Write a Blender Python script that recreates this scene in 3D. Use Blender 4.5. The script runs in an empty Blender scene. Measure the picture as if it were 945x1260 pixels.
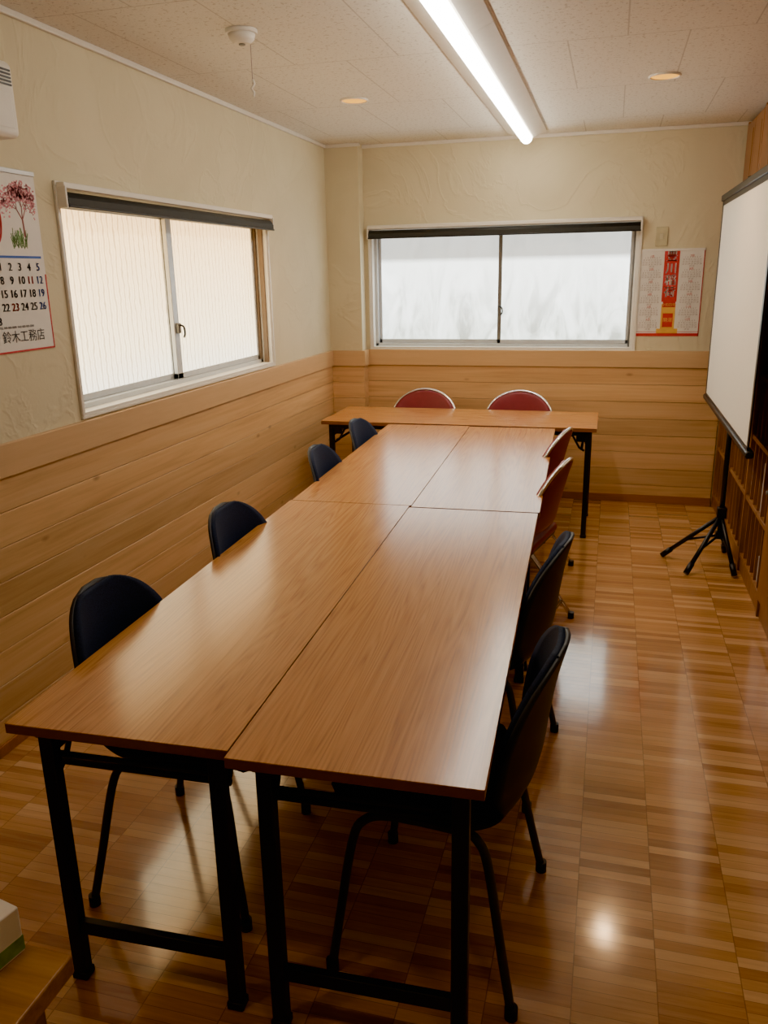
import bpy, bmesh, math, random
from mathutils import Vector, Matrix
random.seed(4)
scene = bpy.context.scene
COL = scene.collection

# ------------------------------------------------------------ node helpers
def new_mat(name):
    m = bpy.data.materials.new(name); m.use_nodes = True
    nt = m.node_tree
    b = nt.nodes["Principled BSDF"]
    return m, nt, b
def N(nt, t, **kw):
    n = nt.nodes.new(t)
    for k, v in kw.items(): setattr(n, k, v)
    return n
def L(nt, a, b): nt.links.new(a, b)
def math_n(nt, op, a, b=None, c=None):
    n = N(nt, 'ShaderNodeMath', operation=op)
    for i, v in enumerate((a, b, c)):
        if v is None: continue
        if isinstance(v, (int, float)): n.inputs[i].default_value = v
        else: L(nt, v, n.inputs[i])
    return n.outputs[0]
def ramp(nt, fac, stops):
    r = N(nt, 'ShaderNodeValToRGB')
    els = r.color_ramp.elements
    while len(els) < len(stops): els.new(0.5)
    for e, (p, c) in zip(els, stops):
        e.position = p; e.color = (*c, 1)
    L(nt, fac, r.inputs[0]); return r.outputs[0]
def mix(nt, fac, a, b, mode='MIX'):
    n = N(nt, 'ShaderNodeMix', data_type='RGBA', blend_type=mode)
    if isinstance(fac, (int, float)): n.inputs[0].default_value = fac
    else: L(nt, fac, n.inputs[0])
    for s, v in ((n.inputs[6], a), (n.inputs[7], b)):
        if isinstance(v, tuple): s.default_value = (*v, 1)
        else: L(nt, v, s)
    return n.outputs[2]
def obj_coord(nt, scale=(1, 1, 1), rand=False):
    tc = N(nt, 'ShaderNodeTexCoord')
    mp = N(nt, 'ShaderNodeMapping'); mp.inputs['Scale'].default_value = scale
    src = tc.outputs['Object']
    if rand:
        oi = N(nt, 'ShaderNodeObjectInfo')
        va = N(nt, 'ShaderNodeVectorMath', operation='ADD')
        sc = N(nt, 'ShaderNodeVectorMath', operation='SCALE'); sc.inputs[0].default_value = (7, 13, 3)
        L(nt, oi.outputs['Random'], sc.inputs['Scale'])
        L(nt, src, va.inputs[0]); L(nt, sc.outputs[0], va.inputs[1]); src = va.outputs[0]
    L(nt, src, mp.inputs['Vector'])
    return mp.outputs[0], tc
def noise(nt, vec, scale, detail=3, rough=.5, dist=0):
    n = N(nt, 'ShaderNodeTexNoise')
    n.inputs['Scale'].default_value = scale; n.inputs['Detail'].default_value = detail
    n.inputs['Roughness'].default_value = rough; n.inputs['Distortion'].default_value = dist
    L(nt, vec, n.inputs['Vector']); return n.outputs['Fac']
def bump(nt, b, h, strength, dist=.01):
    n = N(nt, 'ShaderNodeBump'); n.inputs['Strength'].default_value = strength
    n.inputs['Distance'].default_value = dist
    L(nt, h, n.inputs['Height']); L(nt, n.outputs[0], b.inputs['Normal'])

def plain(name, col, rough=.5, metal=0, spec=.5, nz=.06):
    m, nt, b = new_mat(name)
    v, _ = obj_coord(nt)
    f = noise(nt, v, 30, 3)
    c = ramp(nt, f, [(.3, tuple(x*(1-nz) for x in col)), (.7, tuple(min(1, x*(1+nz)) for x in col))])
    L(nt, c, b.inputs['Base Color'])
    b.inputs['Roughness'].default_value = rough; b.inputs['Metallic'].default_value = metal
    b.inputs['Specular IOR Level'].default_value = spec
    return m
def fabric(name, col):
    m, nt, b = new_mat(name)
    v, _ = obj_coord(nt)
    f = noise(nt, v, 420, 2); g = noise(nt, v, 14, 3)
    c = ramp(nt, f, [(.35, tuple(x*.6 for x in col)), (.65, tuple(x*1.5 for x in col))])
    c = mix(nt, math_n(nt, 'MULTIPLY', g, .3), c, tuple(x*1.6 for x in col))
    L(nt, c, b.inputs['Base Color']); b.inputs['Roughness'].default_value = .75
    b.inputs['Specular IOR Level'].default_value = .25
    bump(nt, b, f, .25, .001)
    return m
def emis(name, col, s):
    m, nt, b = new_mat(name)
    b.inputs['Base Color'].default_value = (*col, 1)
    b.inputs['Emission Color'].default_value = (*col, 1)
    b.inputs['Emission Strength'].default_value = s
    return m
def wood(name, cols, scale, rough=.35, rand=False, bumps=.05, contrast=(.3, .7), coat=0):
    m, nt, b = new_mat(name)
    v, _ = obj_coord(nt, scale, rand)
    f1 = noise(nt, v, 1.0, 6, .6, .6)
    f2 = noise(nt, v, 4.5, 3, .6, .2)
    f = math_n(nt, 'ADD', math_n(nt, 'MULTIPLY', f1, .65), math_n(nt, 'MULTIPLY', f2, .35))
    n = len(cols)
    st = [(contrast[0] + (contrast[1]-contrast[0])*i/(n-1), c) for i, c in enumerate(cols)]
    c = ramp(nt, f, st)
    L(nt, c, b.inputs['Base Color']); b.inputs['Roughness'].default_value = rough
    b.inputs['Coat Weight'].default_value = coat; b.inputs['Coat Roughness'].default_value = .12
    bump(nt, b, f, bumps, .002)
    return m

# ------------------------------------------------------------ materials
def mat_table():
    m, nt, b = new_mat('table_laminate')
    v, tc = obj_coord(nt, (1, 1, 1), True)
    mp = N(nt, 'ShaderNodeMapping'); mp.inputs['Scale'].default_value = (11, .40, 11); L(nt, v, mp.inputs[0])
    big = noise(nt, mp.outputs[0], 1, 2, .5, .15)
    rings = math_n(nt, 'FRACT', math_n(nt, 'MULTIPLY', big, 22))
    tri = math_n(nt, 'ABSOLUTE', math_n(nt, 'MULTIPLY_ADD', rings, 2, -1))
    mp2 = N(nt, 'ShaderNodeMapping'); mp2.inputs['Scale'].default_value = (260, 4, 260); L(nt, v, mp2.inputs[0])
    fine = noise(nt, mp2.outputs[0], 1, 3, .6, .2)
    f = math_n(nt, 'ADD', math_n(nt, 'MULTIPLY', tri, .30), math_n(nt, 'MULTIPLY', fine, .75))
    c = ramp(nt, f, [(.22, (.32, .118, .028)), (.42, (.47, .20, .050)), (.65, (.56, .26, .074)), (.85, (.61, .30, .095))])
    L(nt, c, b.inputs['Base Color']); b.inputs['Roughness'].default_value = .2
    b.inputs['Specular IOR Level'].default_value = .8
    bump(nt, b, fine, .03, .001)
    return m
def mat_plaster():
    m, nt, b = new_mat('plaster_wall')
    v, _ = obj_coord(nt)
    f1 = noise(nt, v, 1.6, 4, .55, 1.6)
    f2 = noise(nt, v, 45, 4, .6)
    mid = math_n(nt, 'ABSOLUTE', math_n(nt, 'SUBTRACT', f1, .5))
    ridge = math_n(nt, 'SUBTRACT', 1.0, math_n(nt, 'SMOOTH_MIN', math_n(nt, 'MULTIPLY', mid, 30), 1.0, .2))
    c = ramp(nt, f1, [(.3, (.66, .59, .405)), (.7, (.72, .65, .455))])
    L(nt, c, b.inputs['Base Color']); b.inputs['Roughness'].default_value = .85
    h = math_n(nt, 'ADD', math_n(nt, 'MULTIPLY', ridge, .5), math_n(nt, 'MULTIPLY', f2, .25))
    bump(nt, b, h, .45, .009)
    return m
def mat_pine(name, grain):
    m, nt, b = new_mat(name)
    v, tc = obj_coord(nt, (1.2, 30, 30) if grain == 'x' else (30, 1.2, 30))
    sep = N(nt, 'ShaderNodeSeparateXYZ'); L(nt, tc.outputs['Object'], sep.inputs[0])
    row = math_n(nt, 'FLOOR', math_n(nt, 'DIVIDE', math_n(nt, 'SUBTRACT', sep.outputs['Z'], .006), .1185))
    wn = N(nt, 'ShaderNodeTexWhiteNoise', noise_dimensions='1D'); L(nt, row, wn.inputs['W'])
    f = noise(nt, v, 1.0, 5, .6, .8)
    c = ramp(nt, f, [(.25, (.55, .31, .125)), (.5, (.69, .42, .185)), (.8, (.77, .51, .26))])
    tone = math_n(nt, 'MULTIPLY_ADD', wn.outputs['Value'], .24, .84)
    cc = N(nt, 'ShaderNodeVectorMath', operation='SCALE'); L(nt, c, cc.inputs[0]); L(nt, tone, cc.inputs['Scale'])
    vo = N(nt, 'ShaderNodeTexVoronoi'); vo.inputs['Scale'].default_value = 1
    mp = N(nt, 'ShaderNodeMapping'); mp.inputs['Scale'].default_value = (3.2, 3.2, 7)
    L(nt, tc.outputs['Object'], mp.inputs['Vector']); L(nt, mp.outputs[0], vo.inputs['Vector'])
    k = ramp(nt, vo.outputs['Distance'], [(.03, (1, 1, 1)), (.10, (0, 0, 0))])
    c2 = mix(nt, math_n(nt, 'MULTIPLY', k, .6), cc.outputs[0], (.24, .10, .035))
    L(nt, c2, b.inputs['Base Color']); b.inputs['Roughness'].default_value = .4
    bump(nt, b, f, .06, .002)
    return m
def mat_floor():
    m, nt, b = new_mat('parquet_floor')
    tc = N(nt, 'ShaderNodeTexCoord'); sep = N(nt, 'ShaderNodeSeparateXYZ')
    L(nt, tc.outputs['Object'], sep.inputs[0])
    px = math_n(nt, 'DIVIDE', sep.outputs['X'], .190)
    ix = math_n(nt, 'FLOOR', px)
    w1 = N(nt, 'ShaderNodeTexWhiteNoise', noise_dimensions='1D'); L(nt, ix, w1.inputs['W'])
    py = math_n(nt, 'ADD', math_n(nt, 'DIVIDE', sep.outputs['Y'], .032), math_n(nt, 'MULTIPLY', w1.outputs['Value'], .45))
    iy = math_n(nt, 'FLOOR', py)
    cb = N(nt, 'ShaderNodeCombineXYZ'); L(nt, ix, cb.inputs[0]); L(nt, iy, cb.inputs[1])
    w2 = N(nt, 'ShaderNodeTexWhiteNoise', noise_dimensions='3D'); L(nt, cb.outputs[0], w2.inputs['Vector'])
    c = ramp(nt, w2.outputs['Value'], [(0, (.33, .125, .038)), (.25, (.50, .225, .072)), (.7, (.62, .315, .115)), (1, (.78, .47, .21))])
    mp = N(nt, 'ShaderNodeMapping'); mp.inputs['Scale'].default_value = (6, 90, 1)
    va = N(nt, 'ShaderNodeVectorMath', operation='ADD'); L(nt, tc.outputs['Object'], va.inputs[0]); L(nt, w2.outputs['Color'], va.inputs[1])
    L(nt, va.outputs[0], mp.inputs['Vector'])
    g = noise(nt, mp.outputs[0], 1, 4, .6, .4)
    c = mix(nt, .25, c, ramp(nt, g, [(.3, (.34, .145, .045)), (.7, (.78, .45, .18))]))
    def edge(p, w):
        fr = math_n(nt, 'FRACT', p)
        d = math_n(nt, 'MINIMUM', fr, math_n(nt, 'SUBTRACT', 1.0, fr))
        return math_n(nt, 'LESS_THAN', d, w)
    e = math_n(nt, 'MAXIMUM', edge(px, .007), edge(py, .025))
    c = mix(nt, math_n(nt, 'MULTIPLY', e, .6), c, (.18, .08, .028))
    L(nt, c, b.inputs['Base Color'])
    rr = noise(nt, tc.outputs['Object'], 6, 3)
    L(nt, math_n(nt, 'MULTIPLY_ADD', rr, .10, .10), b.inputs['Roughness'])
    b.inputs['Specular IOR Level'].default_value = .75
    b.inputs['Coat Weight'].default_value = .8; b.inputs['Coat Roughness'].default_value = .09
    tn = N(nt, 'ShaderNodeTexNoise'); tn.inputs['Scale'].default_value = 7; L(nt, tc.outputs['Object'], tn.inputs['Vector'])
    tilt = math_n(nt, 'SUBTRACT', math_n(nt, 'ADD', math_n(nt, 'MULTIPLY', w2.outputs['Value'], .7), math_n(nt, 'MULTIPLY', tn.outputs['Fac'], 2.0)), e)
    bump(nt, b, tilt, .4, .0010)
    return m
def mat_ceiling():
    m, nt, b = new_mat('acoustic_ceiling')
    v, tc = obj_coord(nt)
    br = N(nt, 'ShaderNodeTexBrick'); br.offset = .5
    br.inputs['Scale'].default_value = 1; br.inputs['Brick Width'].default_value = .455
    br.inputs['Row Height'].default_value = .91; br.inputs['Mortar Size'].default_value = .003
    br.inputs['Mortar Smooth'].default_value = .1
    L(nt, v, br.inputs['Vector'])
    p1 = noise(nt, v, 60, 2, .6)
    dots = ramp(nt, p1, [(.60, (0, 0, 0)), (.64, (1, 1, 1))])
    p2 = noise(nt, v, 150, 2)
    c = ramp(nt, p2, [(.3, (.74, .715, .645)), (.7, (.81, .785, .715))])
    c = mix(nt, math_n(nt, 'MULTIPLY', dots, .5), c, (.38, .33, .26))
    c = mix(nt, math_n(nt, 'MULTIPLY', br.outputs['Fac'], .5), c, (.36, .32, .27))
    L(nt, c, b.inputs['Base Color']); b.inputs['Roughness'].default_value = .9
    h = math_n(nt, 'SUBTRACT', 0, math_n(nt, 'ADD', dots, br.outputs['Fac']))
    bump(nt, b, h, .3, .003)
    return m
def mat_pane(name, cols, strength, kind):
    m, nt, b = new_mat(name)
    tc = N(nt, 'ShaderNodeTexCoord'); sep = N(nt, 'ShaderNodeSeparateXYZ'); L(nt, tc.outputs['Object'], sep.inputs[0])
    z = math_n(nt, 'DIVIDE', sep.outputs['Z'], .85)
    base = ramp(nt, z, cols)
    if kind == 'reed':
        w = N(nt, 'ShaderNodeTexWave', wave_type='BANDS', bands_direction='X')
        w.inputs['Scale'].default_value = 8; w.inputs['Distortion'].default_value = 2.6
        w.inputs['Detail'].default_value = 3; w.inputs['Detail Scale'].default_value = 2.5
        L(nt, tc.outputs['Object'], w.inputs['Vector'])
        f = ramp(nt, w.outputs['Fac'], [(0, (.50, .46, .40)), (.35, (1, 1, 1)), (1, (.80, .78, .74))])
    else:
        mp = N(nt, 'ShaderNodeMapping'); mp.inputs['Scale'].default_value = (4, 4, 1.5)
        L(nt, tc.outputs['Object'], mp.inputs[0])
        n1 = noise(nt, mp.outputs[0], 1.6, 6, .62, 1.4)
        low = ramp(nt, z, [(.05, (1, 1, 1)), (.68, (.2, .2, .2))])
        dk = ramp(nt, n1, [(.36, (.25, .27, .25)), (.48, (.68, .70, .67)), (.62, (1.0, 1.0, 1.0))])
        f = mix(nt, low, (1.0, 1.0, 1.0), dk)
    c = mix(nt, 1.0, base, f, 'MULTIPLY')
    fine = noise(nt, tc.outputs['Object'], 160, 2)
    c = mix(nt, 1.0, c, ramp(nt, fine, [(.3, (.85, .85, .85)), (.7, (1.0, 1.0, 1.0))]), 'MULTIPLY')
    b.inputs['Base Color'].default_value = (.6, .6, .58, 1); b.inputs['Roughness'].default_value = .45
    L(nt, c, b.inputs['Emission Color']); b.inputs['Emission Strength'].default_value = strength  # glass glows: daylight from outside is put into its emission colour
    return m

PLASTER = mat_plaster(); PINE_Y = mat_pine('pine_boards_y', 'y'); PINE_X = mat_pine('pine_boards_x', 'x')
FLOOR = mat_floor(); CEIL = mat_ceiling()
TRIM_Y = wood('trim_wood_y', [(.60, .38, .18), (.68, .45, .23)], (25, 1.5, 25), .4)
TRIM_X = wood('trim_wood_x', [(.60, .38, .18), (.68, .45, .23)], (1.5, 25, 25), .4)
BASEB = wood('baseboard_wood', [(.30, .11, .04), (.42, .17, .06)], (1.5, 25, 25), .4)
TABLE = mat_table()
TEDGE = plain('table_edge_band', (.22, .085, .035), .4)
BLACK = plain('black_steel', (.012, .012, .014), .38)
DGREY = plain('dark_tube', (.045, .043, .045), .35)
SHELL = plain('charcoal_plastic', (.024, .027, .036), .5, spec=.35)
NAVY = fabric('navy_fabric', (.010, .019, .052))
RED = plain('burgundy_vinyl', (.20, .008, .024), .45)
CHROME = plain('chrome_tube', (.75, .75, .76), .18, 1)
WHITE = plain('white_paint', (.80, .77, .70), .45, nz=.02)
ALU = plain('window_aluminium', (.62, .64, .66), .4, .3, nz=.02)
ALUD = plain('window_aluminium_dark', (.20, .19, .17), .45, .3)
JAMB = plain('jamb_brown', (.20, .13, .075), .5)
BLIND = plain('blind_fabric', (.030, .032, .030), .7)
SCREENW = plain('screen_fabric', (.86, .83, .75), .8, nz=.01)
PAPER = plain('paper', (.82, .80, .76), .7, nz=.02)
PRED = plain('print_red', (.55, .02, .03), .6); PBLUE = plain('print_blue', (.04, .12, .5), .6)
PBLK = plain('print_black', (.03, .03, .035), .6); PGOLD = plain('print_gold', (.75, .42, .05), .6)
PPINK = plain('print_pink', (.78, .30, .36), .7, nz=.3); PGREEN = plain('print_green', (.22, .40, .14), .7, nz=.3)
PTWIG = plain('print_twig', (.42, .16, .16), .7)
PGREY = plain('print_grey', (.36, .28, .27), .6)
SHELFW = wood('bookcase_wood', [(.20, .08, .027), (.32, .14, .05), (.40, .19, .07)], (20, 20, 1.5), .4)
DOORW = wood('bookcase_door_wood', [(.20, .075, .022), (.30, .12, .04)], (20, 20, 1.5), .35)
DESKW = wood('desk_wood', [(.28, .12, .035), (.42, .21, .065), (.52, .28, .10)], (1.5, 25, 25), .3)
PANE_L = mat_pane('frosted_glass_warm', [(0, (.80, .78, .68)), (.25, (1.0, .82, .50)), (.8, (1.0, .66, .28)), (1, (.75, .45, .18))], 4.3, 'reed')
PANE_B = mat_pane('frosted_glass_cool', [(0, (.70, .77, .74)), (.5, (.84, .89, .87)), (.70, (.84, .89, .86)), (.745, (.25, .265, .255)), (1, (.28, .29, .28))], 4.3, 'cloud')
LED = emis('led_bar', (1.0, .92, .78), 22)
WARM = emis('downlight_glow', (1.0, .48, .03), 1.1)

# ------------------------------------------------------------ mesh builder
class B:
    def __init__(s): s.bm = bmesh.new(); s.mats = []
    def mi(s, m):
        if m not in s.mats: s.mats.append(m)
        return s.mats.index(m)
    def box(s, lo, hi, mat, bev=0, seg=2, M=None):
        i = s.mi(mat)
        vs = [s.bm.verts.new((x, y, z)) for x in (lo[0], hi[0]) for y in (lo[1], hi[1]) for z in (lo[2], hi[2])]
        idx = [(0, 1, 3, 2), (4, 6, 7, 5), (0, 4, 5, 1), (2, 3, 7, 6), (0, 2, 6, 4), (1, 5, 7, 3)]
        fs = [s.bm.faces.new([vs[k] for k in f]) for f in idx]
        for f in fs: f.material_index = i
        if M is not None: bmesh.ops.transform(s.bm, matrix=M, verts=vs)
        if bev > 0:
            es = list({e for f in fs for e in f.edges})
            r = bmesh.ops.bevel(s.bm, geom=es, offset=bev, segments=seg, affect='EDGES', profile=.5)
            for f in r['faces']: f.material_index = i; f.smooth = True
    def tube(s, pts, r, mat, seg=12, closed=False, cap=True):
        i = s.mi(mat); pts = [Vector(p) for p in pts]; n = len(pts)
        rings = []; prev = None
        for k, p in enumerate(pts):
            if closed: t = (pts[(k+1) % n] - pts[k-1]).normalized()
            else: t = (pts[min(k+1, n-1)] - pts[max(k-1, 0)]).normalized()
            if prev is None:
                a = Vector((0, 0, 1)) if abs(t.z) < .9 else Vector((1, 0, 0))
                u = t.cross(a).normalized()
            else:
                u = (prev - t*prev.dot(t)).normalized()
            prev = u; w = t.cross(u)
            rr = r[k] if isinstance(r, (list, tuple)) else r
            rings.append([s.bm.verts.new(p + (u*math.cos(a)+w*math.sin(a))*rr) for a in [2*math.pi*j/seg for j in range(seg)]])
        m = n if closed else n-1
        for k in range(m):
            A, C = rings[k], rings[(k+1) % n]
            for j in range(seg):
                f = s.bm.faces.new((A[j], A[(j+1) % seg], C[(j+1) % seg], C[j])); f.material_index = i; f.smooth = True
        if cap and not closed:
            for R in (rings[0][::-1], rings[-1]):
                f = s.bm.faces.new(R); f.material_index = i
    def cyl(s, p0, p1, r, mat, seg=24): s.tube([p0, p1], r, mat, seg)
    def grid(s, P, Nn, th, mat, keep=lambda i, j: True):
        k = s.mi(mat); a = len(P); b = len(P[0])
        top = [[s.bm.verts.new(P[i][j] + Nn[i][j]*th*.5) for j in range(b)] for i in range(a)]
        bot = [[s.bm.verts.new(P[i][j] - Nn[i][j]*th*.5) for j in range(b)] for i in range(a)]
        K = lambda i, j: 0 <= i < a-1 and 0 <= j < b-1 and keep(i, j)
        def F(v):
            try:
                f = s.bm.faces.new(v); f.material_index = k; f.smooth = True
            except ValueError: pass
        for i in range(a-1):
            for j in range(b-1):
                if not K(i, j): continue
                F((top[i][j], top[i+1][j], top[i+1][j+1], top[i][j+1]))
                F((bot[i][j], bot[i][j+1], bot[i+1][j+1], bot[i+1][j]))
                if not K(i-1, j): F((top[i][j], top[i][j+1], bot[i][j+1], bot[i][j]))
                if not K(i+1, j): F((top[i+1][j+1], top[i+1][j], bot[i+1][j], bot[i+1][j+1]))
                if not K(i, j-1): F((top[i+1][j], top[i][j], bot[i][j], bot[i+1][j]))
                if not K(i, j+1): F((top[i][j+1], top[i+1][j+1], bot[i+1][j+1], bot[i][j+1]))
    def mesh(s, name):
        bmesh.ops.recalc_face_normals(s.bm, faces=s.bm.faces)
        loose = [v for v in s.bm.verts if not v.link_faces]
        bmesh.ops.delete(s.bm, geom=loose, context='VERTS')
        me = bpy.data.meshes.new(name); s.bm.to_mesh(me); s.bm.free()
        for m in s.mats: me.materials.append(m)
        return me
    def obj(s, name, loc=(0, 0, 0), rz=0, parent=None):
        return place(s.mesh(name), name, loc, rz, parent)
def place(me, name, loc=(0, 0, 0), rz=0, parent=None):
    o = bpy.data.objects.new(name, me); COL.objects.link(o)
    o.location = loc; o.rotation_euler = (0, 0, math.radians(rz))
    if parent: o.parent = parent
    return o
def empty(name, loc, rz=0):
    o = bpy.data.objects.new(name, None); COL.objects.link(o)
    o.location = loc; o.rotation_euler = (0, 0, math.radians(rz)); o.empty_display_size = .1
    return o
def smoothpts(pts, n=6):
    P = [Vector(p) for p in pts]; P = [P[0]*2-P[1]] + P + [P[-1]*2-P[-2]]
    out = []
    for i in range(1, len(P)-2):
        for k in range(n):
            t = k/n; a, b, c, d = P[i-1:i+3]
            out.append(.5*((2*b)+(c-a)*t+(2*a-5*b+4*c-d)*t*t+(3*b-a-3*c+d)*t**3))
    out.append(P[-2]); return out

# ------------------------------------------------------------ room
XL, XR, YB, YF, H = -1.99, 1.10, 5.90, -1.5, 2.465
WL = (2.76, 4.69, 1.085, 1.93)
WB = (-1.70, .15, 1.075, 1.915)
T = .16
b = B(); b.box((XL-T, YF-T, -.05), (XR+T, YB+T, 0), FLOOR); b.obj('floor')
b = B(); b.box((XL-T, YF-T, H), (XR+T, YB+T, H+.05), CEIL); b.obj('ceiling')
b = B()
b.box((XL-T, YF-T, 0), (XL, WL[0], H), PLASTER); b.box((XL-T, WL[1], 0), (XL, YB+T, H), PLASTER)
b.box((XL-T, WL[0], 0), (XL, WL[1], WL[2]), PLASTER); b.box((XL-T, WL[0], WL[3]), (XL, WL[1], H), PLASTER)
b.obj('wall_left')
b = B()
b.box((XL, YB, 0), (WB[0], YB+T, H), PLASTER); b.box((WB[1], YB, 0), (XR, YB+T, H), PLASTER)
b.box((WB[0], YB, 0), (WB[1], YB+T, WB[2]), PLASTER); b.box((WB[0], YB, WB[3]), (WB[1], YB+T, H), PLASTER)
b.box((XL, 5.79, 0), (-1.745, YB, H), PLASTER)
b.obj('wall_back')
b = B(); b.box((XR, YF-T, 0), (XR+T, YB+T, H), PLASTER); b.obj('wall_right')
b = B(); b.box((XL, YF-T, 0), (XR, YF, H), PLASTER); b.obj('wall_front')

NB = 8; bh = .1185
GAP = plain('board_groove', (.12, .055, .022), .8)
def boards(name, fn, mat):
    b = B()
    lo, hi = fn(.004, .956)
    if hi[0]-lo[0] < .05: b.box(lo, (lo[0]+.005, hi[1], hi[2]), GAP)
    else: b.box((lo[0], hi[1]-.005, lo[2]), hi, GAP)
    for i in range(NB):
        z0, z1 = i*bh + .0075, (i+1)*bh + .006
        lo, hi = fn(z0, z1); b.box(lo, hi, mat, .0026, 1)
    return b.obj(name)
boards('trim_5', lambda a, c: ((XL, YF, a), (XL+.012, 5.79, c)), PINE_Y)
boards('trim_6', lambda a, c: ((-1.745, YB-.012, a), (XR-.36, YB, c)), PINE_X)
b = B()
for i in range(NB):
    z0, z1 = i*bh+.0075, (i+1)*bh+.006
    b.box((XL+.012, 5.778, z0), (-1.733, 5.79, z1), PINE_X, .0026, 1)
    b.box((-1.745, 5.79, z0), (-1.733, YB-.012, z1), PINE_X)
b.obj('trim_7')
b = B(); b.box((XL, YF, .955), (XL+.024, 5.79, 1.068), TRIM_Y, .003); b.obj('trim_1')
b = B(); b.box((-1.733, YB-.024, .955), (XR-.36, YB, 1.068), TRIM_X, .003)
b.box((XL+.024, 5.768, .955), (-1.721, 5.79, 1.068), TRIM_X, .003)
b.box((-1.745, 5.79, .955), (-1.721, YB-.024, 1.068), TRIM_X); b.obj('trim_2')
b = B(); b.box((-1.733, YB-.022, 0), (XR-.36, YB-.012, .055), BASEB, .002); b.obj('baseboard_back')
b = B(); b.box((XL+.012, YF, 0), (XL+.022, 5.778, .04), BASEB, .002); b.obj('baseboard_left')
b = B(); b.box((XL, YF, H-.022), (XL+.018, 5.79, H), WHITE, .004); b.obj('trim_3')
b = B(); b.box((-1.745, YB-.018, H-.022), (XR, YB, H), WHITE, .004)
b.box((XL+.018, 5.772, H-.022), (-1.727, 5.79, H), WHITE, .004); b.obj('trim_4')

# ------------------------------------------------------------ windows
def window(name, loc, rz, w, h, pane, stile, dark, midoff=0, jamb=WHITE):
    root = empty(name, loc, rz)
    b = B()
    c = .016
    for lo, hi in (((-c, -.012, -.012), (w+c, .0, .0)), ((-c, -.012, h), (w+c, 0, h+.020)),
                   ((-c, -.012, 0), (0, 0, h)), ((w, -.012, 0), (w+c, 0, h))):
        b.box(lo, hi, WHITE, .002, 1)
    t = .012
    b.box((0, -.008, 0), (w, .135, t), WHITE); b.box((0, -.004, h-t), (w, .135, h), WHITE)
    b.box((0, -.004, t), (t, .135, h-t), WHITE); b.box((w-t, -.004, t), (w, .135, h-t), WHITE)
    b.box((w-t-.010, .018, t), (w-t, .045, h-t), jamb, .001, 1)
    f = .020
    b.box((t, .06, t), (w-t, .135, t+f), ALU); b.box((t, .06, h-t-f), (w-t, .135, h-t), ALU)
    b.box((t, .06, t), (t+f, .135, h-t), ALU); b.box((w-t-f, .06, t), (w-t, .135, h-t), ALUD if jamb is WHITE else jamb)
    b.obj('frame', parent=root)
    mid = w/2 + midoff
    for k, (x0, x1, y) in enumerate(((t+f, mid+stile/2, .098), (mid-stile/2, w-t-f, .072))):
        b = B(); z0, z1 = t+f, h-t-f; th = .022
        b.box((x0, y, z0), (x1, y+th, z0+.028), ALU, .002, 1); b.box((x0, y, z1-.03), (x1, y+th, z1), ALU, .002, 1)
        sl = .020 if k == 0 else stile
        sr = stile if k == 0 else .020
        b.box((x0, y, z0), (x0+sl, y+th, z1), dark if k else ALU, .002, 1); b.box((x1-sr, y, z0), (x1, y+th, z1), ALU, .002, 1)
        b.obj('sash_%d' % (k+1), parent=root)
        g = B(); g.box((x0+sl-.003, y+.008, z0+.024), (x1-sr+.003, y+.014, z1-.025), pane)
        g.obj('glass_%d' % (k+1), parent=root)
    b = B()
    b.box((mid-.012, .055, h*.30), (mid+.012, .072, h*.30+.05), ALUD, .004)
    b.tube(smoothpts([(mid, .05, h*.30+.04), (mid+.02, .046, h*.30+.03), (mid+.025, .044, h*.30), (mid+.012, .044, h*.30-.02)]), .005, BLACK)
    b.obj('lock', parent=root)
    b = B()
    b.box((-.01, -.045, h-.008), (w+.01, -.012, h+.014), WHITE, .003)
    b.cyl((.0, -.022, h-.042), (w, -.022, h-.042), .026, BLIND, 28)
    b.box((.0, -.052, h-.066), (w, -.047, h-.04), BLIND)
    b.box((-.004, -.056, h-.074), (w+.004, -.044, h-.064), BLACK, .003)
    b.box((-.012, -.05, h-.075), (-.002, -.012, h-.0), WHITE, .002); b.box((w+.002, -.05, h-.075), (w+.012, -.012, h), WHITE, .002)
    b.obj('roller_blind', parent=root)
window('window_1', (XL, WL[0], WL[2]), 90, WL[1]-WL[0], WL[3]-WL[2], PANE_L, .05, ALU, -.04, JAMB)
window('window_2', (WB[0], YB, WB[2]), 0, WB[1]-WB[0], WB[3]-WB[2], PANE_B, .026, ALUD)

# ------------------------------------------------------------ ceiling fixtures
b = B()
x0, y0, y1 = -.59, 2.03, 5.72
def prism(b, sec, ya, yb, mat):
    i = b.mi(mat)
    A = [b.bm.verts.new((x, ya, z)) for x, z in sec]; C = [b.bm.verts.new((x, yb, z)) for x, z in sec]
    n = len(sec)
    for k in range(n):
        f = b.bm.faces.new((A[k], A[(k+1) % n], C[(k+1) % n], C[k])); f.material_index = i
    for R in (A, C[::-1]):
        f = b.bm.faces.new(R); f.material_index = i
for k in range(3):
    ya, yb = y0+k*1.23+.001, y0+(k+1)*1.23-.001
    prism(b, [(x0-.125, H), (x0-.125, H-.008), (x0-.045, H-.042), (x0+.045, H-.042), (x0+.125, H-.008), (x0+.125, H)], ya, yb, WHITE)
    sec = [(x0+.036*math.cos(a), H-.046-.034*abs(math.sin(a))) for a in [math.pi*j/10 for j in range(11)]]
    prism(b, [(x0+.036, H-.041)]+sec+[(x0-.036, H-.041)], ya+.012, yb-.012, LED)
b.obj('ceiling_led_light')
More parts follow.
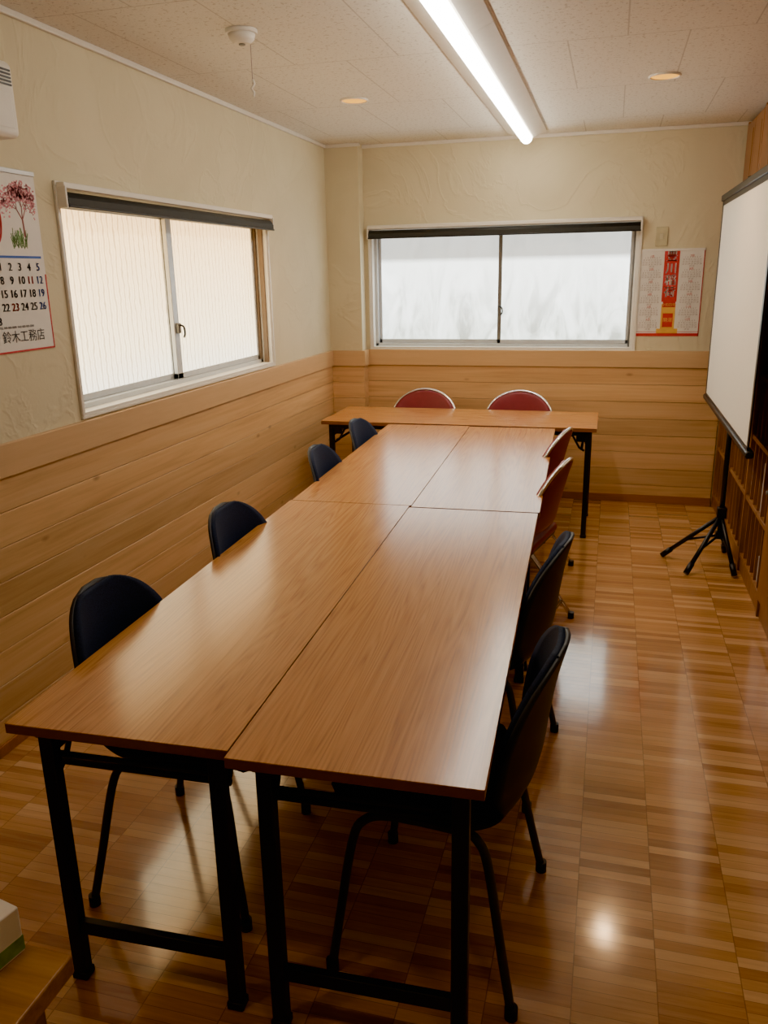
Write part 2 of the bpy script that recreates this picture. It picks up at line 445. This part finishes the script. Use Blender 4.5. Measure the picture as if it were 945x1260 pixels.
def downlight(x, y, e):
    b = B(); n = 32
    b.tube([(x+.068*math.cos(2*math.pi*k/n), y+.068*math.sin(2*math.pi*k/n), H-.003) for k in range(n)], .006, WHITE, 8, True)
    b.cyl((x, y, H-.001), (x, y, H-.004), .064, WARM, 32)
    o = b.obj('recessed_downlight')
    l = bpy.data.lights.new('lamp', 'SPOT'); l.energy = e; l.color = (1, .62, .30); l.spot_size = math.radians(120); l.spot_blend = .9
    l.shadow_soft_size = .04
    lo = bpy.data.objects.new('lamp', l); COL.objects.link(lo); lo.parent = o; lo.location = (x, y, H-.045)
for p in ((-1.342, 4.415, 22), (.176, 4.40, 22), (-1.342, .6, 12), (.176, .6, 8)): downlight(*p)  # last two are unseen, added to brighten the desk and near floor
b = B(); x, y = -1.363, 3.09
b.cyl((x, y, H), (x, y, H-.014), .058, WHITE, 32); b.tube([(x, y, H-.014), (x, y, H-.03), (x, y, H-.046)], [.05, .046, .03], WHITE, 32)
b.cyl((x, y, H-.046), (x, y, H-.05), .012, ALUD, 16)
b.obj('smoke_detector')
b = B(); x, y = -1.36, 3.16
b.cyl((x, y, H), (x, y, H-.17), .0015, PGREY, 6); b.cyl((x, y, H), (x, y, H-.008), .012, WHITE, 12)
b.tube([(x, y, H-.15), (x+.006, y, H-.165), (x-.006, y, H-.18), (x+.004, y, H-.195), (x, y, H-.21)], .005, WHITE, 8)
b.obj('hanging_pull_cord')

# ------------------------------------------------------------ air conditioner
b = B()
b.box((XL, 1.55, 2.02), (XL+.20, 2.35, 2.235), WHITE, .02, 4)
for k in range(5): b.box((XL+.198, 1.62, 2.165+k*.010), (XL+.203, 2.33, 2.170+k*.010), BLACK)
b.box((XL+.198, 1.60, 2.045), (XL+.204, 2.32, 2.145), WHITE, .003)
b.obj('air_conditioner')

# ------------------------------------------------------------ folding tables
def table_mesh(w, ln):
    b = B(); zt = .70; th = .024
    b.box((0.0008, 0.0008, zt-th), (w-.0008, ln-.0008, zt-.0018), TEDGE, .0015, 1)
    b.box((0.001, 0.001, zt-.002), (w-.001, ln-.001, zt), TABLE, .0005, 1)
    lx0, lx1 = .06, w-.04
    for y, s in ((.05, 1), (ln-.05, -1)):
        for x in (lx0+.005, lx1-.01):
            b.box((x-.017, y-.015, .012), (x+.017, y+.015, zt-th), BLACK, .003, 1)
            b.box((x-.020, y-.018, 0), (x+.020, y+.018, .02), BLACK, .003, 1)
        b.box((lx0, y-.010, .13), (lx1, y+.010, .165), BLACK, .002, 1)
        b.cyl((lx0, y+s*.035, .565), (lx1, y+s*.035, .565), .008, BLACK, 10)
        b.cyl((lx0, y+s*.012, .60), (lx1, y+s*.012, .60), .007, BLACK, 10)
        for x in (lx0+.005, lx1-.01):
            b.tube([(x, y+s*.02, .55), (x, y+s*.05, .57), (x, y+s*.09, .64), (x, y+s*.17, zt-th-.006)], .007, BLACK, 8)
            b.box((x-.010, min(y, y+s*.07), zt-th-.07), (x+.010, max(y, y+s*.07), zt-th), BLACK, .002, 1)
    for x in (.05, w-.05):
        b.box((x-.012, .04, zt-th-.03), (x+.012, ln-.04, zt-th), BLACK, .002, 1)
    for y in (ln*.3, ln*.7): b.box((.05, y-.012, zt-th-.02), (w-.05, y+.012, zt-th), BLACK)
    return b.mesh('folding_table')
tm = table_mesh(.5115, 1.80)
rot = 1.9; cr, sr = math.cos(math.radians(rot)), math.sin(math.radians(rot))
O = Vector((-.683, 1.266, 0)); ex = Vector((cr, sr, 0)); ey = Vector((-sr, cr, 0))
for i, j, dy in ((-1, 0, .010), (0, 0, -.014), (-1, 1, .012), (0, 1, -.006)):
    p = O + ex*(.5125*i) + ey*(1.802*j+dy)
    if j: p += ex*.006
    place(tm, 'folding_table', p, rot)
tm2 = table_mesh(.60, 1.73)
place(tm2, 'folding_table', (-.045, 4.915, 0), 90)

# ------------------------------------------------------------ chairs (face +x)
def profile():
    pr = smoothpts([(.225, 0, .418), (.19, 0, .438), (.08, 0, .440), (-.06, 0, .430), (-.15, 0, .432), (-.205, 0, .47),
                    (-.228, 0, .54), (-.240, 0, .63), (-.256, 0, .73), (-.278, 0, .82)], 8)
    S = [0]
    for a, c in zip(pr, pr[1:]): S.append(S[-1]+(c-a).length)
    return pr, [x/S[-1] for x in S]
PR, SS = profile()
def sample(s):
    for k in range(len(SS)-1):
        if SS[k+1] >= s:
            t = (s-SS[k])/(SS[k+1]-SS[k]+1e-9)
            p = PR[k].lerp(PR[k+1], t); d = (PR[min(k+2, len(PR)-1)]-PR[max(k-1, 0)]).normalized()
            return p, Vector((d.z, 0, -d.x))*1.0
    return PR[-1], Vector((1, 0, 0))
def lerp(a, c, t): return a+(c-a)*max(0, min(1, t))
def ss(t): t = max(0, min(1, t)); return t*t*(3-2*t)
def hw(s):
    w = .215
    if s > .35: w = .215-.020*ss((s-.35)/.15)
    if s > .50: w = .195+.045*ss((s-.50)/.17)
    if s > .67: w = .240*max(0, 1-((s-.67)/.332)**2.15)**(1/2.15)
    if s < .07: w = .215*(.80+.20*math.sqrt(max(0, 1-(1-s/.07)**2)))
    return w
def surf(s0, s1, n, m, kw, off, cap=0):
    P, Q = [], []
    for i in range(n+1):
        q = i/n
        s = s0+(s1-s0)*q
        p, nn = sample(s)
        if nn.z < 0 and nn.x < 0: nn = -nn
        w = hw(s)*kw
        if cap:
            e = min(q, 1-q)/cap
            if e < 1: w *= (.55+.45*math.sqrt(max(0, 1-(1-e)**2)))
        c = lerp(.016, .055, (s-.42)/.2)
        rw, rn = [], []
        for j in range(m+1):
            u = -1+2*j/m
            uu = u*w/.22
            v = p + Vector((0, u*w, 0)) + nn*(c*uu*uu+off)
            rw.append(v); g = (nn - Vector((0, 1, 0))*(2*c*uu/.22)).normalized(); rn.append(g)
        P.append(rw); Q.append(rn)
    return P, Q
def shell_chair():
    b = B()
    n, m = 60, 20
    P, Q = surf(0, 1, n, m, 1, 0)
    b.grid(P, Q, .010, SHELL, keep=lambda i, j: not (.515 < i/n < .575 and 5 <= j < 15))
    P, Q = surf(.012, .45, 30, 16, .93, .017, .08); b.grid(P, Q, .028, NAVY)
    P, Q = surf(.60, .988, 34, 16, .955, .011, .0); b.grid(P, Q, .018, NAVY)
    for s in (-1, 1):
        pts = smoothpts([(-.215, s*.245, .012), (-.185, s*.225, .16), (-.150, s*.20, .34), (-.125, s*.185, .395), (-.08, s*.175, .408),
                         (.08, s*.175, .412), (.145, s*.185, .395), (.17, s*.20, .34), (.195, s*.225, .16), (.215, s*.24, .012)], 5)
        b.tube(pts, .011, DGREY, 12)
        for x, y in ((-.215, .245), (.215, .24)): b.cyl((x, s*y, 0), (x, s*y, .03), .015, BLACK, 14)
    for x in (-.10, .10): b.cyl((x, -.18, .412), (x, .18, .412), .010, DGREY, 10)
    b.box((-.13, -.12, .408), (.13, .12, .424), SHELL, .004, 1)
    return b.mesh('stacking_chair')
def red_chair():
    b = B()
    R = .232
    arch = []
    for k in range(25):
        a = math.pi*k/24
        y = -R*math.cos(a)*1.0; z = .60+.212*math.sin(a)**.85
        x = -.205-(z-.6)*.24+.04*(y/R)**2
        arch.append((x, y, z))
    left = smoothpts([(.235, -.21, .012), (.08, -.21, .20), (-.09, -.215, .41), (-.150, -.224, .51)], 5)
    right = [Vector((p.x, -p.y, p.z)) for p in left][::-1]
    b.tube(left+[Vector(p) for p in arch]+right, .0085, CHROME, 12)
    P, Q = [], []
    for i in range(21):
        z = .51+.294*i/20
        w = R*.965 if z < .60 else R*.965*math.sqrt(max(0.0, 1-((z-.60)/.2055)**2.4))
        if z < .55: w *= .86+.14*math.sqrt(max(0, 1-((.55-z)/.04)**2))
        r1, r2 = [], []
        for j in range(17):
            u = -1+j/8; y = u*w
            r1.append(Vector((-.198-(z-.6)*.24+.04*(y/R)**2 + .006*(1-u*u), y, z))); r2.append(Vector((1, -.25*u, .15)).normalized())
        P.append(r1); Q.append(r2)
    b.grid(P, Q, .028, RED)
    b.box((-.17, -.20, .425), (.215, .20, .47), RED, .02, 4)
    b.box((-.16, -.19, .415), (.205, .19, .428), BLACK, .003, 1)
    for s in (-1, 1):
        b.tube(smoothpts([(-.255, s*.185, .012), (-.10, s*.185, .22), (.06, s*.185, .405)], 4), .010, CHROME, 12)
        for x, y in ((.235, .21), (-.255, .185)): b.cyl((x, s*y, 0), (x, s*y, .03), .015, BLACK, 14)
    b.cyl((-.205, -.185, .08), (-.205, .185, .08), .009, CHROME, 10); b.cyl((.18, -.21, .08), (.18, .21, .08), .009, CHROME, 10)
    b.cyl((-.06, -.21, .375), (-.06, .21, .375), .008, CHROME, 10)
    return b.mesh('folding_chair')
sm = shell_chair(); rm = red_chair()
for x, y, r in ((-1.035, 1.77, 2), (-1.04, 2.54, 0), (-1.07, 3.60, 3), (-1.10, 4.33, 0), (-.33, 1.70, 177), (-.355, 2.45, 174)):
    place(sm, 'stacking_chair', (x, y, 0), r)
for x, y, r in ((-.395, 3.58, 168), (-.43, 4.32, 168), (-1.24, 5.40, -90), (-.575, 5.40, -90)):
    place(rm, 'folding_chair', (x, y, 0), r)

# ------------------------------------------------------------ projector screen
b = B()
X, ya, yb, za, zb = .606, 3.76, 5.53, .83, 1.985
b.box((X, ya+.03, za), (X+.003, yb-.03, zb), SCREENW)
b.box((X-.002, ya, za), (X+.004, ya+.032, zb), BLACK); b.box((X-.002, yb-.032, za), (X+.004, yb, zb), BLACK)
b.box((X-.002, ya, zb-.03), (X+.004, yb, zb), BLACK); b.box((X-.002, ya, za), (X+.004, yb, za+.015), BLACK)
b.box((X-.012, ya-.01, zb-.005), (X+.014, yb+.01, zb+.03), BLACK, .004)
b.box((X-.012, ya-.02, za-.030), (X+.024, yb+.02, za+.004), BLACK, .010, 3)
px, py = .645, 4.62
b.cyl((px, py, .18), (px, py, 1.2), .014, BLACK, 16); b.cyl((px, py, 1.1), (px, py, 2.03), .010, BLACK, 16)
b.box((px-.025, py-.025, .28), (px+.025, py+.025, .34), BLACK, .006); b.box((px-.022, py-.022, .16), (px+.022, py+.022, .20), BLACK, .005)
b.box((px-.035, py-.03, .80), (px+.03, py+.03, .86), BLACK, .006)
b.tube([(px, py, 2.03), (px-.035, py, 2.02)], .01, BLACK, 10)
for fx, fy in ((.362, 4.70), (.715, 4.44), (.47, 4.42), (.712, 4.85)):
    f = Vector((fx, fy, .016)); top = Vector((px, py, .29)); low = Vector((px, py, .18))
    b.tube([top, f], .012, BLACK, 10); mid = top.lerp(f, .6); b.tube([low, mid], .007, BLACK, 8)
    d = (f-top).normalized(); b.tube([f-d*.06, f+d*.005], .016, BLACK, 10)
b.obj('projector_screen')

# ------------------------------------------------------------ bookcase
b = B()
bx0, bx1 = .745, XR; by0, by1 = 2.5, 5.875
b.box((bx1-.012, by0, .0), (bx1, by1, H-.01), SHELFW)
ys = [2.5, 3.2, 3.93, 4.58, 5.23, 5.86]
for y in ys: b.box((bx0, y-.016 if y > 2.5 else y, 0), (bx1-.012, y+.016, H-.01), SHELFW, .002, 1)
for z in (.09, .42, .75, 1.06, 1.40, 1.74, 2.08, 2.42): b.box((bx0+.006, by0, z-.012), (bx1-.012, by1, z+.012), SHELFW, .002, 1)
b.box((bx0+.012, by0, .0), (bx0+.03, by1, .08), SHELFW)
for k, (a, c) in enumerate(zip(ys, ys[1:])):
    m = (a+c)/2
    for u, v in ((a+.018, m-.002), (m+.002, c-.018)):
        b.box((bx0-.002, u, 1.76), (bx0+.016, v, 2.44), DOORW, .003, 1)
        b.box((bx0-.005, u+.05, 1.81), (bx0+.0, v-.05, 2.39), DOORW, .003, 1)
    if k < 2:
        for u, v in ((a+.02, m-.003), (m+.003, c-.02)):
            b.box((bx0-.002, u, .09), (bx0+.016, v, 1.05), SHELFW, .003, 1)
            b.box((bx0-.006, u+.06, .15), (bx0+.0, v-.06, .98), DOORW, .004, 1)
            b.cyl((bx0-.002, v-.03, .62), (bx0-.024, v-.03, .62), .010, ALUD, 12)
    else:
        n = 6
        for j in range(1, n):
            y = a+(c-a)*j/n
            b.box((bx0+.01, y-.005, .102), (bx1-.02, y+.005, 1.05), SHELFW)
bk = b.obj('bookcase')
b = B()
bc = [plain('binder_%d' % i, c, .6) for i, c in enumerate(((.40, .34, .26), (.30, .26, .22), (.45, .42, .37), (.20, .17, .14), (.34, .20, .12)))]
for k in range(2, 5):
    a, c = ys[k], ys[k+1]; n = 6
    for zz in (.103, .433, .763):
        for j in range(n):
            y = a+(c-a)*j/n+.02
            hgt = random.uniform(.12, .27)
            b.box((bx0+.02+random.random()*.04, y, zz), (bx1-.03, y+random.uniform(.06, .078), zz+hgt), random.choice(bc), .002, 1)
    for zz in (1.073, 1.413):
        y = a+.02
        while y < c-.07:
            w = random.uniform(.025, .05); b.box((bx0+.06+random.random()*.03, y, zz), (bx1-.03, y+w-.002, zz+random.uniform(.2, .29)), random.choice(bc), .002, 1); y += w
b.obj('row_of_binders', parent=bk)

# ------------------------------------------------------------ calendars and plate
def text(parent, body, x, z, size, mat, y=-.0045, align='CENTER', sp=1.0):
    cu = bpy.data.curves.new('print', 'FONT'); cu.body = body; cu.size = size
    cu.align_x = align; cu.align_y = 'CENTER'; cu.space_line = sp; cu.extrude = .0002; cu.resolution_u = 3
    cu.materials.append(mat)
    o = bpy.data.objects.new('print', cu); COL.objects.link(o); o.parent = parent
    o.location = (x, y, z); o.rotation_euler = (math.pi/2, 0, 0)
    return o
b = B(); w, h = .39, .60
b.box((0, -.003, 0), (w, 0, h), PAPER)
b.box((0, -.008, h-.012), (w, 0, h+.004), ALU, .002)
for lo, hi in (((0, 0), (w, .006)), ((w-.006, 0), (w, .26)), ((0, 0), (.006, .26))): b.box((lo[0], -.0038, lo[1]), (hi[0], -.0028, hi[1]), PRED)
def twig(p, ang, ln, r, depth):
    q = (p[0]+ln*math.cos(ang), p[1]+ln*math.sin(ang))
    b.tube([(p[0], -.0034, p[1]), (q[0], -.0034, q[1])], r, PTWIG, 5)
    if depth < 3:
        for i in range(5):
            x, z = q[0]+random.uniform(-.022, .022), q[1]+random.uniform(-.022, .022)
            if x > w-.012: continue
            s = random.uniform(.0015, .0035); b.box((x-s, -.0042, z-s), (x+s, -.003, z+s), PPINK)
    if depth == 0: return
    for da in (-.72, -.05, .68): twig(q, ang+da+random.uniform(-.2, .2), ln*.72, r*.62, depth-1)
twig((.305, .385), 1.62, .056, .0030, 4)
for i in range(60):
    x = .24+random.random()*.07; z = .345+random.random()*.03
    b.tube([(x, -.0034, z), (x+random.uniform(-.02, .02), -.0034, z+random.uniform(.02, .045))], .0010, PGREEN, 5)
b.tube(smoothpts([(.14, -.0034, .34), (.18, -.0034, .38), (.19, -.0034, .46), (.15, -.0034, .54)], 5), .004, PRED, 6)
for i in range(40):
    x = .08+random.random()*.09; z = .36+random.random()*.15; s = random.uniform(.006, .012)
    b.box((x-s, -.0036, z-s), (x+s, -.003, z+s), random.choice((PRED, PGOLD, PBLUE)))
b.box((.03, -.0036, .314), (w-.015, -.003, .322), PBLUE)
cal = b.obj('wall_calendar', (XL, 2.25, 1.362), 90)
for d in range(1, 29):
    idx = d+1; col = idx % 7; row = idx//7
    m = PRED if (col == 0 or d in (11, 23)) else (PBLUE if col == 6 else PBLK)
    for dx in (-.0010, 0, .0010): text(cal, str(d), .062+.048*col+dx, .284-.0445*row, .037, m)
text(cal, '鈴木工務店', .23, .050, .044, PBLK); text(cal, 'TEL 000-000-0000  FAX 000-000-0000', .20, .085, .011, PBLK)
text(cal, '2', .04, .335, .04, PBLK)

b = B(); w, h = .405, .56
b.box((0, -.003, 0), (w, 0, h), PAPER); b.box((0, -.007, h-.012), (w, 0, h+.003), PAPER, .001)
for lo, hi in (((0, 0), (w, .02)), ((0, .0), (.005, h)), ((w-.005, 0), (w, h)), ((0, .028), (w, .031))): b.box((lo[0], -.0038, lo[1]), (hi[0], -.0028, hi[1]), PRED)
b.box((.155, -.0045, .225), (.250, -.003, .555), PRED); b.box((.165, -.005, .19), (.245, -.003, .225), PRED)
b.box((.158, -.0044, .05), (.247, -.003, .21), PGOLD); b.box((.135, -.0045, .02), (.270, -.003, .05), PGOLD)
b.box((.170, -.0052, .06), (.235, -.004, .15), PRED)
cal2 = b.obj('wall_calendar', (.16, YB, 1.165), 0)
for k, ch in enumerate('豊川稲荷'):
    for dx in (-.0012, .0012): text(cal2, ch, .2025+dx, .512-.076*k, .074, PAPER, -.006)
text(cal2, '令和四年', .2025, .205, .022, PGOLD, -.006); text(cal2, '開運', .2025, .105, .03, PGOLD, -.006)
days = '\n'.join(' '.join('%2d' % (r*7+c+1) for c in range(7) if r*7+c < 30) for r in range(5))
for k in range(6):
    for x in (.078, .328):
        z = .515-.081*k
        text(cal2, str(k+1 if x < .2 else k+7)+'月', x, z, .018, PRED); text(cal2, days, x, z-.036, .0140, PGREY)
b = B(); b.box((.25, YB-.008, 1.745), (.325, YB, 1.865), plain('plate_ivory', (.55, .50, .32), .4), .003)
b.box((.275, YB-.011, 1.785), (.300, YB-.007, 1.825), plain('switch_ivory', (.60, .56, .40), .4), .003); b.obj('light_switch')

# ------------------------------------------------------------ side desk + tissue box
b = B(); dz = .45
b.box((-1.94, .25, dz-.04), (-.86, .975, dz), DESKW, .004)
for x in (-1.90, -.93):
    for y in (.29, .92): b.box((x-.022, y-.022, 0), (x+.022, y+.022, dz-.04), DESKW, .003)
b.box((-1.90, .90, .33), (-.93, .93, .41), DESKW); b.box((-1.90, .28, .33), (-.93, .31, .41), DESKW)
b.obj('low_wooden_desk')
b = B()
b.box((-.23, -.11, 0), (0, 0, .095), PAPER, .003); b.box((-.2305, -.1105, .005), (.0006, .0006, .035), PGREEN, .001)
b.tube([(-.115+.06*math.cos(t), -.055+.02*math.sin(t), .0955) for t in [k*math.pi/10 for k in range(20)]], .002, PGREEN, 6, True)
b.grid([[Vector((-.15+.07*i/6, -.055+.012*math.sin(j*1.3+i), .09+.012*j)) for j in range(5)] for i in range(7)],
       [[Vector((0, 1, 0)) for j in range(5)] for i in range(7)], .0015, PAPER)
b.obj('tissue_box', (-.948, .962, dz), -12)

# ------------------------------------------------------------ world + camera
w = bpy.data.worlds.new('World'); scene.world = w; w.use_nodes = True
w.node_tree.nodes['Background'].inputs[0].default_value = (.8, .85, .9, 1)
w.node_tree.nodes['Background'].inputs[1].default_value = .3

cam = bpy.data.cameras.new('Camera'); co = bpy.data.objects.new('Camera', cam); COL.objects.link(co)
f = 1000.0; th = math.radians(15.5); p = math.radians(16.3); r = .0188
fwd = Vector((-math.sin(th)*math.cos(p), math.cos(th)*math.cos(p), -math.sin(p)))
rt = Vector((math.cos(th), math.sin(th), 0)); up = rt.cross(fwd)
R_ = rt*math.cos(r) - up*math.sin(r); U_ = rt*math.sin(r) + up*math.cos(r)
M = Matrix((R_, U_, -fwd)).transposed().to_4x4(); M.translation = Vector((0, 0, 1.6))
co.matrix_world = M
cam.sensor_fit = 'VERTICAL'; cam.sensor_height = 36; cam.lens = f/1260*36; cam.clip_start = .05
scene.camera = co
scene.view_settings.view_transform = 'AgX'
try: scene.view_settings.look = 'AgX - Punchy'
except Exception as e: print(e)
scene.view_settings.exposure = .85
